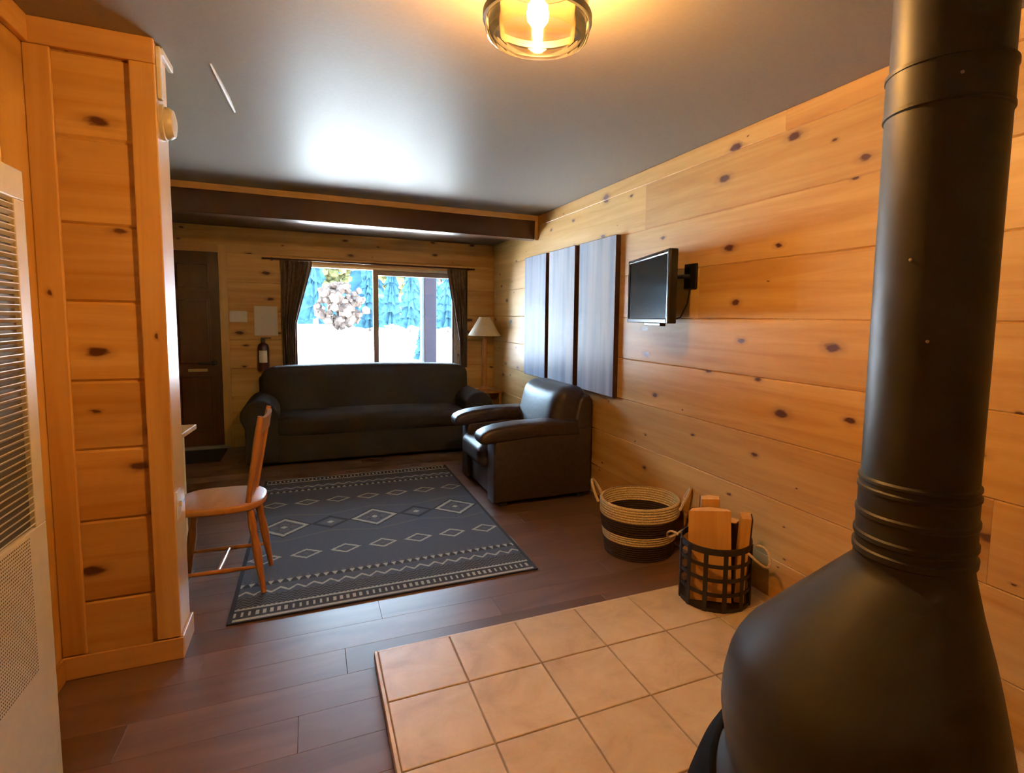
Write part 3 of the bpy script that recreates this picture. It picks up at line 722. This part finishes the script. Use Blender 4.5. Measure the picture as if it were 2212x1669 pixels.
# ================================================================== STRIPED BASKET
bx, by = 1.808, 2.82
bk_ = empty('striped_basket', (bx, by, 0)); tag(bk_, 'round woven basket with cream and dark stripes and rope handles', 'basket')
def brad(z): return 0.205 + 0.035*min(1, (z/0.25))
def coil_band(z0, z1):
    n = max(2, int(round((z1-z0)/0.014))); p = []
    for i in range(n):
        for k in range(6):
            t = (i+k/6)/n; z = z0+(z1-z0)*t; p.append((brad(z)+0.004*abs(math.sin(PI*k/6)), z))
    p.append((brad(z1), z1)); p += [(r-0.014, z) for r, z in reversed(p)]
    return lathe(p + [p[0]], 44, cap=False)
for z0, z1, mt in ((0.0, 0.075, 'coil_dark'), (0.075, 0.095, 'coil_dark'), (0.095, 0.15, 'coil_cream'), (0.15, 0.235, 'coil_dark'), (0.235, 0.325, 'coil_cream')):
    if (z0, z1) == (0.075, 0.095): continue
    obj('woven_band', coil_band(z0, z1 if z0 else 0.095), mt, bk_, smooth=True, ang=60)
obj('basket_bottom', lathe([(0.20, 0.006), (0.20, 0.014), (0, 0.014)], 40), 'coil_dark', bk_)
for a in (math.radians(140), math.radians(-40)):
    c, s = math.cos(a), math.sin(a); pts = []
    for k in range(15):
        t = PI*k/14; wv = 0.062*math.cos(t); hgt = 0.29+0.115*math.sin(t); out = 0.245+0.055*math.sin(t)
        pts.append((c*out - s*wv, s*out + c*wv, hgt))
    obj('rope_handle', tube(pts, 0.009, 8), 'rope', bk_, smooth=True)

# ================================================================== LOG BASKET
gx, gy = 1.800, 2.105
lg = empty('log_basket', (gx, gy, 0.04)); tag(lg, 'dark open strap basket for firewood on the hearth corner', 'basket')
GR_ = 0.165
for z0, z1 in ((0.0, 0.018), (0.075, 0.092), (0.145, 0.162), (0.212, 0.229), (0.275, 0.305)):
    obj('hoop', lathe([(GR_, z0), (GR_+0.006, z0), (GR_+0.006, z1), (GR_, z1), (GR_, z0)], 48, cap=False), 'strap_leather', lg)
for k in range(12):
    a = 2*PI*k/12+0.1
    b = box(GR_+0.005, GR_+0.011, -0.011, 0.011, 0, 0.30, bev=0.002)
    bmesh.ops.rotate(b, verts=b.verts[:], matrix=Matrix.Rotation(a, 3, 'Z')); obj('strap', b, 'strap_leather', lg)
obj('basket_bottom', lathe([(0, 0.001), (GR_, 0.001), (GR_, 0.010), (0, 0.010)], 40, cap=False), 'strap_leather', lg)
for a in (math.radians(-62), math.radians(118)):
    c, s = math.cos(a), math.sin(a); pts = []
    for k in range(15):
        t = PI*k/14; wv = 0.055*math.cos(t); hgt = 0.285-0.05*math.sin(t)**2+0.02*math.sin(2*t); out = GR_+0.012+0.085*math.sin(t)
        pts.append((c*out - s*wv, s*out + c*wv, hgt))
    obj('rope_handle', tube(pts, 0.006, 8), 'rope', lg, smooth=True)
def log(name, poly, z0, z1, tilt, loc, rz, lab, barkfaces):
    """split firewood: outline extruded upright; barkfaces = indices of the outline edges still in bark"""
    root = empty(name, loc, rz); root.rotation_euler = (tilt[0], tilt[1], rz); tag(root, lab, 'firewood', 'split logs in the strap basket')
    bm = bmesh.new(); lo = [bm.verts.new((u, v, z0)) for u, v in poly]; hi = [bm.verts.new((u*0.97, v*0.97, z1+0.006*math.sin(9*u+5*v))) for u, v in poly]
    bm.faces.new(lo); bm.faces.new(hi)
    for i in range(len(poly)): bm.faces.new((lo[i], lo[(i+1) % len(poly)], hi[(i+1) % len(poly)], hi[i]))
    obj('heartwood', bm, 'split_wood', root)
    bm = bmesh.new()
    for i in barkfaces:
        a, b = Vector(poly[i]), Vector(poly[(i+1) % len(poly)]); d = (b-a); nrm = Vector((d.y, -d.x)).normalized()*0.007
        q = [a, b, b+nrm, a+nrm]
        l2 = [bm.verts.new((p.x, p.y, z0)) for p in q]; h2 = [bm.verts.new((p.x, p.y, z1-0.002)) for p in q]
        bm.faces.new(l2); bm.faces.new(h2)
        for k in range(4): bm.faces.new((l2[k], l2[(k+1) % 4], h2[(k+1) % 4], h2[k]))
    obj('bark', bm, 'bark', root)
va = math.atan2(gy, gx)     # towards the room
log('split_log', [(-0.105, -0.03), (0.10, -0.035), (0.085, 0.02), (0.0, 0.05), (-0.085, 0.03)], 0.012, 0.445, (-0.10, -0.03), (gx-0.055, gy-0.035, 0.04), -0.64, 'wide split log with a flat orange face standing in the strap basket', [2, 3])
log('split_log', [(-0.022, -0.045), (0.022, -0.045), (0.026, 0.045), (-0.026, 0.045)], 0.012, 0.43, (0.0, 0.05), (gx+0.075, gy-0.085, 0.04), -0.64, 'narrow split log with bark on one side in the strap basket', [1])
log('split_log', [(-0.05, -0.03), (0.04, -0.035), (0.05, 0.02), (0.0, 0.045), (-0.045, 0.03)], 0.012, 0.47, (-0.04, 0.0), (gx+0.02, gy+0.075, 0.04), -0.5, 'split log leaning behind the wide one in the strap basket', [2, 3])
log('split_log', [(-0.035, -0.03), (0.03, -0.03), (0.04, 0.02), (0.0, 0.04), (-0.035, 0.02)], 0.012, 0.36, (0.0, 0.0), (gx+0.115, gy+0.03, 0.04), -0.9, 'short dark split log against the wall side of the strap basket', [0, 1, 2, 3])

# ================================================================== DINING CHAIR (faces -X) AND TABLE
ch = empty('dining_chair', (-0.428, 3.225, 0), -0.045); tag(ch, 'wooden spindle back dining chair with a saddle seat beside the rug', 'chair')
bm = bmesh.new(); pr_ = []
for k in range(40):
    a = 2*PI*k/40; c, s = math.cos(a), math.sin(a); rr = (abs(c)**2.8+abs(s)**2.8)**(-1/2.8)
    pr_.append((0.205*c*rr*0.98, 0.20*s*rr*(0.97+0.03*(-c))))
seat = prism(pr_, 'z', 0.432, 0.468, bev=0.011, seg=3); obj('seat', seat, 'chair_wood', ch, smooth=True, ang=45)
for sx, sy in ((1, -1), (1, 1), (-1, -1), (-1, 1)):
    t, b = Vector((sx*0.14, sy*0.125, 0.44)), Vector((sx*0.195, sy*0.165, 0.009))
    pts = [t.lerp(b, k/10) for k in range(11)]; rr = [0.014, 0.016, 0.020, 0.0165, 0.019, 0.021, 0.0195, 0.017, 0.015, 0.013, 0.011]
    obj('leg', tube(pts, rr, 12), 'chair_wood', ch, smooth=True)
for sy in (-1, 1): obj('stretcher', tube([(-0.177, sy*0.152, 0.14), (0, sy*0.152, 0.14), (0.177, sy*0.152, 0.14)], [0.008, 0.012, 0.008], 10), 'chair_wood', ch, smooth=True)
obj('stretcher', tube([(0, -0.15, 0.14), (0, 0, 0.14), (0, 0.15, 0.14)], [0.008, 0.012, 0.008], 10), 'chair_wood', ch, smooth=True)
def bxk(z): return 0.135 + (z-0.46)*0.16
for sy in (-1, 1):
    obj('back_post', tube([(bxk(0.45), sy*0.135, 0.45), (bxk(0.62), sy*0.15, 0.62), (bxk(0.78), sy*0.163, 0.78), (bxk(0.90), sy*0.172, 0.90)], [0.013, 0.015, 0.016, 0.012], 12), 'chair_wood', ch, smooth=True)
for k in range(5):
    yv = -0.088+0.044*k
    sp = tube([(bxk(0.455), yv*0.9, 0.455), (bxk(0.58), yv, 0.58), (bxk(0.68), yv*1.05, 0.68), (bxk(0.83), yv*1.12, 0.83)], [0.007, 0.008, 0.011, 0.007], 8); obj('spindle', sp, 'chair_wood', ch, smooth=True)
cr = []
for k in range(13):
    yv = -0.175+0.35*k/12; cr.append((bxk(0.86)+0.018*(1-(yv/0.175)**2), yv))
bm = bmesh.new(); rws = []
for x_, y_ in cr: rws.append([bm.verts.new((x_+dx+(z_-0.85)*0.16, y_, z_)) for dx, z_ in ((-0.010, 0.815), (0.010, 0.815), (0.010, 0.888), (-0.010, 0.888))])
for a, b in zip(rws, rws[1:]):
    for k in range(4): bm.faces.new((a[k], a[(k+1) % 4], b[(k+1) % 4], b[k]))
bm.faces.new(rws[0]); bm.faces.new(rws[-1]); obj('crest_rail', bm, 'chair_wood', ch, smooth=True, ang=40)

tb = empty('dining_table', (-1.15, 3.42, 0)); tag(tb, 'light wooden dining table in the nook behind the partition', 'table')
obj('table_top', prism([(0.525, 0.43), (0.46, -0.42), (-0.55, -0.42), (-0.55, 0.43)], 'z', 0.712, 0.742, bev=0.005), 'pine_trim', tb)
for sx, sy in ((0.44, 0.36), (0.38, -0.36), (-0.49, 0.36), (-0.49, -0.36)):
    obj('leg', box(sx-0.03, sx+0.03, sy-0.03, sy+0.03, 0, 0.712, bev=0.004), 'pine_upright', tb)
obj('apron', box(-0.49, 0.42, 0.345, 0.37, 0.62, 0.712), 'pine_trim', tb); obj('apron', box(-0.49, 0.36, -0.37, -0.345, 0.62, 0.712), 'pine_trim', tb)

# ================================================================== things on the back wall
dm = tag(obj('door_mat', box(-1.62, -0.80, 6.02, 6.55, 0, 0.012, bev=0.004), 'mat_rubber'), 'dark door mat in front of the brown door', 'mat')
tag(obj('notice_sign', box(-0.754, -0.592, YB-0.012, YB-0.001, 1.302, 1.420, bev=0.003), 'paper'), 'small white sign on the wall beside the door casing', 'sign')
tag(obj('paper_notice', box(-0.532, -0.312, YB-0.006, YB-0.001, 1.165, 1.475, bev=0.001), 'paper'), 'square white paper notice on the wall beside the curtain', 'notice')
ex = empty('fire_extinguisher', (-0.452, YB-0.072, 0.80)); tag(ex, 'dark red fire extinguisher with a white label hung on the wall behind the sofa', 'fire extinguisher')
obj('cylinder', lathe([(0.0, 0), (0.05, 0.004), (0.054, 0.02), (0.054, 0.24), (0.045, 0.275), (0.02, 0.295), (0.018, 0.31)], 28), 'extinguisher_red', ex, smooth=True)
bm = bmesh.new(); gg = []
for k in range(13):
    a = -PI/2-0.75+1.5*k/12; gg.append([bm.verts.new((0.0548*math.cos(a), 0.0548*math.sin(a), z)) for z in (0.09, 0.215)])
for a, b in zip(gg, gg[1:]): bm.faces.new((a[0], b[0], b[1], a[1]))
obj('label_sticker', bm, 'paper', ex, smooth=True)
obj('valve', box(-0.02, 0.02, -0.018, 0.018, 0.305, 0.335, bev=0.004), 'black_metal', ex)
obj('lever', box(-0.02, 0.075, -0.008, 0.008, 0.338, 0.348, bev=0.002), 'black_metal', ex)
obj('wall_hook', box(-0.015, 0.015, 0.016, 0.071, 0.29, 0.33), 'black_metal', ex)
# curtains
rod = empty('curtain_rod', (0.70, YB-0.07, 1.965)); tag(rod, 'thin brown curtain rod over the window', 'curtain rod')
obj('rod', tube([(-1.14, 0, 0), (1.10, 0, 0)], 0.009, 10), 'beam_paint', rod, smooth=True)
for x_ in (-1.05, 1.02): obj('bracket', box(x_-0.008, x_+0.008, 0.0, 0.069, -0.015, 0.012), 'beam_paint', rod)
def curtain(outer, inner, lab):
    """outer(z), inner(z): the two hanging edges"""
    bm = bmesh.new(); NU, NV = 48, 26; rows = []
    for j in range(NV+1):
        z = 1.955 - 1.16*j/NV; r = []
        for i in range(NU+1):
            u = i/NU; a, b = outer(z), inner(z); amp = 0.022*(0.6+0.4*j/NV)
            r.append(bm.verts.new((a+(b-a)*u, YB-0.066+amp*math.sin(u*2*PI*6.5+0.4*math.sin(3*z)), z)))
        rows.append(r)
    for a, b in zip(rows, rows[1:]):
        for i in range(NU): bm.faces.new((a[i], a[i+1], b[i+1], b[i]))
    o = obj('curtain', bm, 'curtain_cloth', None, smooth=True, ang=80); m = o.modifiers.new('thick', 'SOLIDIFY'); m.thickness = 0.004; m.offset = 0
    tag(o, lab, 'curtain', 'curtains at the wide window')
def sm(a, b, t): t = max(0, min(1, t)); t = t*t*(3-2*t); return a+(b-a)*t
curtain(lambda z: -0.27, lambda z: 0.03-0.165*(max(0, min(1, (1.92-z)/0.62))), 'brown curtain drawn back beside the paper notice')
curtain(lambda z: 1.71, lambda z: 1.475+0.14*(max(0, min(1, (1.92-z)/0.85))), 'brown curtain drawn back beside the table lamp')

# ================================================================== OUTSIDE
gd = structure(obj('ground', box(-220, 220, YB+0.16, 300, -0.62, -0.35), 'snow'), 'bright snowy ground outside')
structure(obj('porch_deck', box(-3.5, 5.0, YB+0.16, 9.0, -0.35, -0.10), 'porch_paint'), 'porch deck outside the window')
structure(obj('porch_roof', prism([(YB+0.16, 2.75), (9.4, 2.52), (9.4, 2.60), (YB+0.16, 2.85)], 'x', -3.5, 5.0), 'porch_paint'), 'porch roof over the deck')
for i, x_ in enumerate((1.66,)):
    po = empty('porch_post', (x_, 8.62, -0.10)); tag(po, 'grey purple porch post standing outside the window', 'post')
    obj('post_shaft', box(-0.085, 0.085, -0.085, 0.085, 0, 2.66, bev=0.006), 'porch_paint', po)
    obj('pale_edge_board', box(-0.135, -0.086, -0.06, 0.06, 0, 2.66, bev=0.004), 'porch_light_paint', po)

def conifer(loc, h, r, lab, mat='spruce', seed=0):
    rg = random.Random(seed); t = empty('conifer', loc); tag(t, lab, 'tree', 'trees beyond the snow')
    obj('trunk', lathe([(h*0.02, 0), (h*0.012, h*0.5), (0.02, h*0.97)], 8), 'tree_bark', t)
    bm = bmesh.new(); T = 9
    for i in range(T):
        z0 = h*(0.06+0.86*i/T); z1 = z0+h*0.22*(1-0.35*i/T); rr = r*(1-0.86*i/T); n = 22; ring = []
        for k in range(n):
            q = rr*(1.0 if k % 2 else 0.62)*rg.uniform(0.82, 1.15); a = 2*PI*(k+rg.uniform(-.2, .2))/n
            ring.append(bm.verts.new((q*math.cos(a), q*math.sin(a), z0+rg.uniform(-0.03, 0.03)*h)))
        ap = bm.verts.new((rg.uniform(-.02, .02)*r, 0, z1)); cv = bm.verts.new((0, 0, z0+h*0.03))
        for k in range(n): bm.faces.new((ring[k], ring[(k+1) % n], ap)); bm.faces.new((ring[(k+1) % n], ring[k], cv))
    obj('foliage', bm, mat, t)
def leafy(loc, h, r, lab, mat, seed=0, name='leafy_tree', base=0.25):
    rg = random.Random(seed); t = empty(name, loc); tag(t, lab, 'tree' if name == 'leafy_tree' else 'bush', 'trees beyond the snow')
    obj('trunk', lathe([(h*0.025, 0), (h*0.015, h*0.5), (0.02, h*0.8)], 8), 'tree_bark', t)
    bm = bmesh.new()
    for k in range(170):
        q = bmesh.new(); bmesh.ops.create_icosphere(q, subdivisions=1, radius=1.0)
        a = rg.uniform(0, 2*PI); zu = rg.random(); d = r*0.95*math.sqrt(rg.random())*math.sqrt(max(0.05, 1-(2*zu-1)**2)); zc = h*(base+0.06+(0.92-base-0.06)*zu); s = r*rg.uniform(0.07, 0.17)
        for v in q.verts:
            nn = noise.noise(v.co*2.3+Vector((seed, k, 0)))
            v.co = v.co*s*(1+0.9*nn) + Vector((d*math.cos(a), d*math.sin(a), zc))
        join(bm, q)
    obj('foliage', bm, mat, t)
# tree line about sixty to eighty metres off
def ax(px): return (px-669.9)/1000.0       # sideways slope of the sight line
rgx = random.Random(3)
CON = [(-0.17, 64, 13, 'broad blue green conifer beyond the curtain by the paper notice'), (-0.10, 76, 17, 'tall blue green conifer behind the tree line past the curtain'), (-0.055, 62, 13, 'blue green conifer beside the pale bush tree, on the curtain side'),
       (0.008, 78, 17, 'tall dark conifer directly behind the pale bush tree'), (0.092, 64, 9, 'low blue green conifer beside the pale bush tree, near the window bar'), (0.128, 76, 13, 'blue green conifer behind the window bar'),
       (0.160, 62, 10, 'blue green conifer between the window bar and the porch post, nearest the bar'), (0.196, 74, 12, 'tall blue green conifer midway between the window bar and the porch post'), (0.225, 62, 9, 'low blue green conifer beside the porch post'),
       (0.262, 76, 15, 'tall blue green conifer behind the porch post'), (0.29, 61, 12, 'broad blue green conifer past the porch post'), (0.335, 74, 15, 'tall blue green conifer beyond the curtain by the table lamp')]
for i, (sl_, Yt, hgt, lab) in enumerate(CON):
    conifer((sl_*Yt, Yt, -0.36), hgt, rgx.uniform(1.55, 1.85), lab, 'spruce', i)
leafy((0.045*60, 60, -0.36), 5.2, 2.7, 'round pale leafed bush tree before the conifers', 'pale_leaves', 5, base=0.05)
leafy((0.030*92, 92, -0.36), 17, 4.6, 'tall yellow green leafy tree behind the pale bush', 'yellow_leaves', 9)
leafy((0.140*94, 94, -0.36), 17, 4.4, 'tall yellow leafed tree rising behind the conifers at the window bar', 'yellow_leaves', 13)
leafy((0.245*93, 93, -0.36), 15, 4.2, 'pale leafed tree rising behind the conifers beside the porch post', 'pale_leaves', 17)
leafy((-0.075*95, 95, -0.36), 18, 4.2, 'tall yellow leafed tree behind the curtain side conifers', 'yellow_leaves', 23)
conifer((0.178*22, 22, -0.36), 1.75, 0.36, 'small young conifer standing alone on the snow beside the porch post', 'spruce', 40)

# wooded hillside behind the tree line
vv, ff = [], []; NHX, NHY = 120, 14
for j in range(NHY+1):
    for i in range(NHX+1):
        X_, Y_ = -110+220*i/NHX, 104+60*j/NHY
        z_ = -0.5 + 30*math.sin(0.5*PI*j/NHY) + (2.6*noise.noise(Vector((X_*0.13, Y_*0.13, 0))) + 2.2*noise.noise(Vector((X_*0.6, Y_*0.6, 3))))*(j > 0)
        vv.append((X_, Y_, z_))
for j in range(NHY):
    for i in range(NHX): a = j*(NHX+1)+i; ff.append((a, a+1, a+NHX+2, a+NHX+1))
me = bpy.data.meshes.new('hillside'); me.from_pydata(vv, [], ff); structure(link('hillside', me, 'far_forest'), 'dark wooded hillside behind the trees')
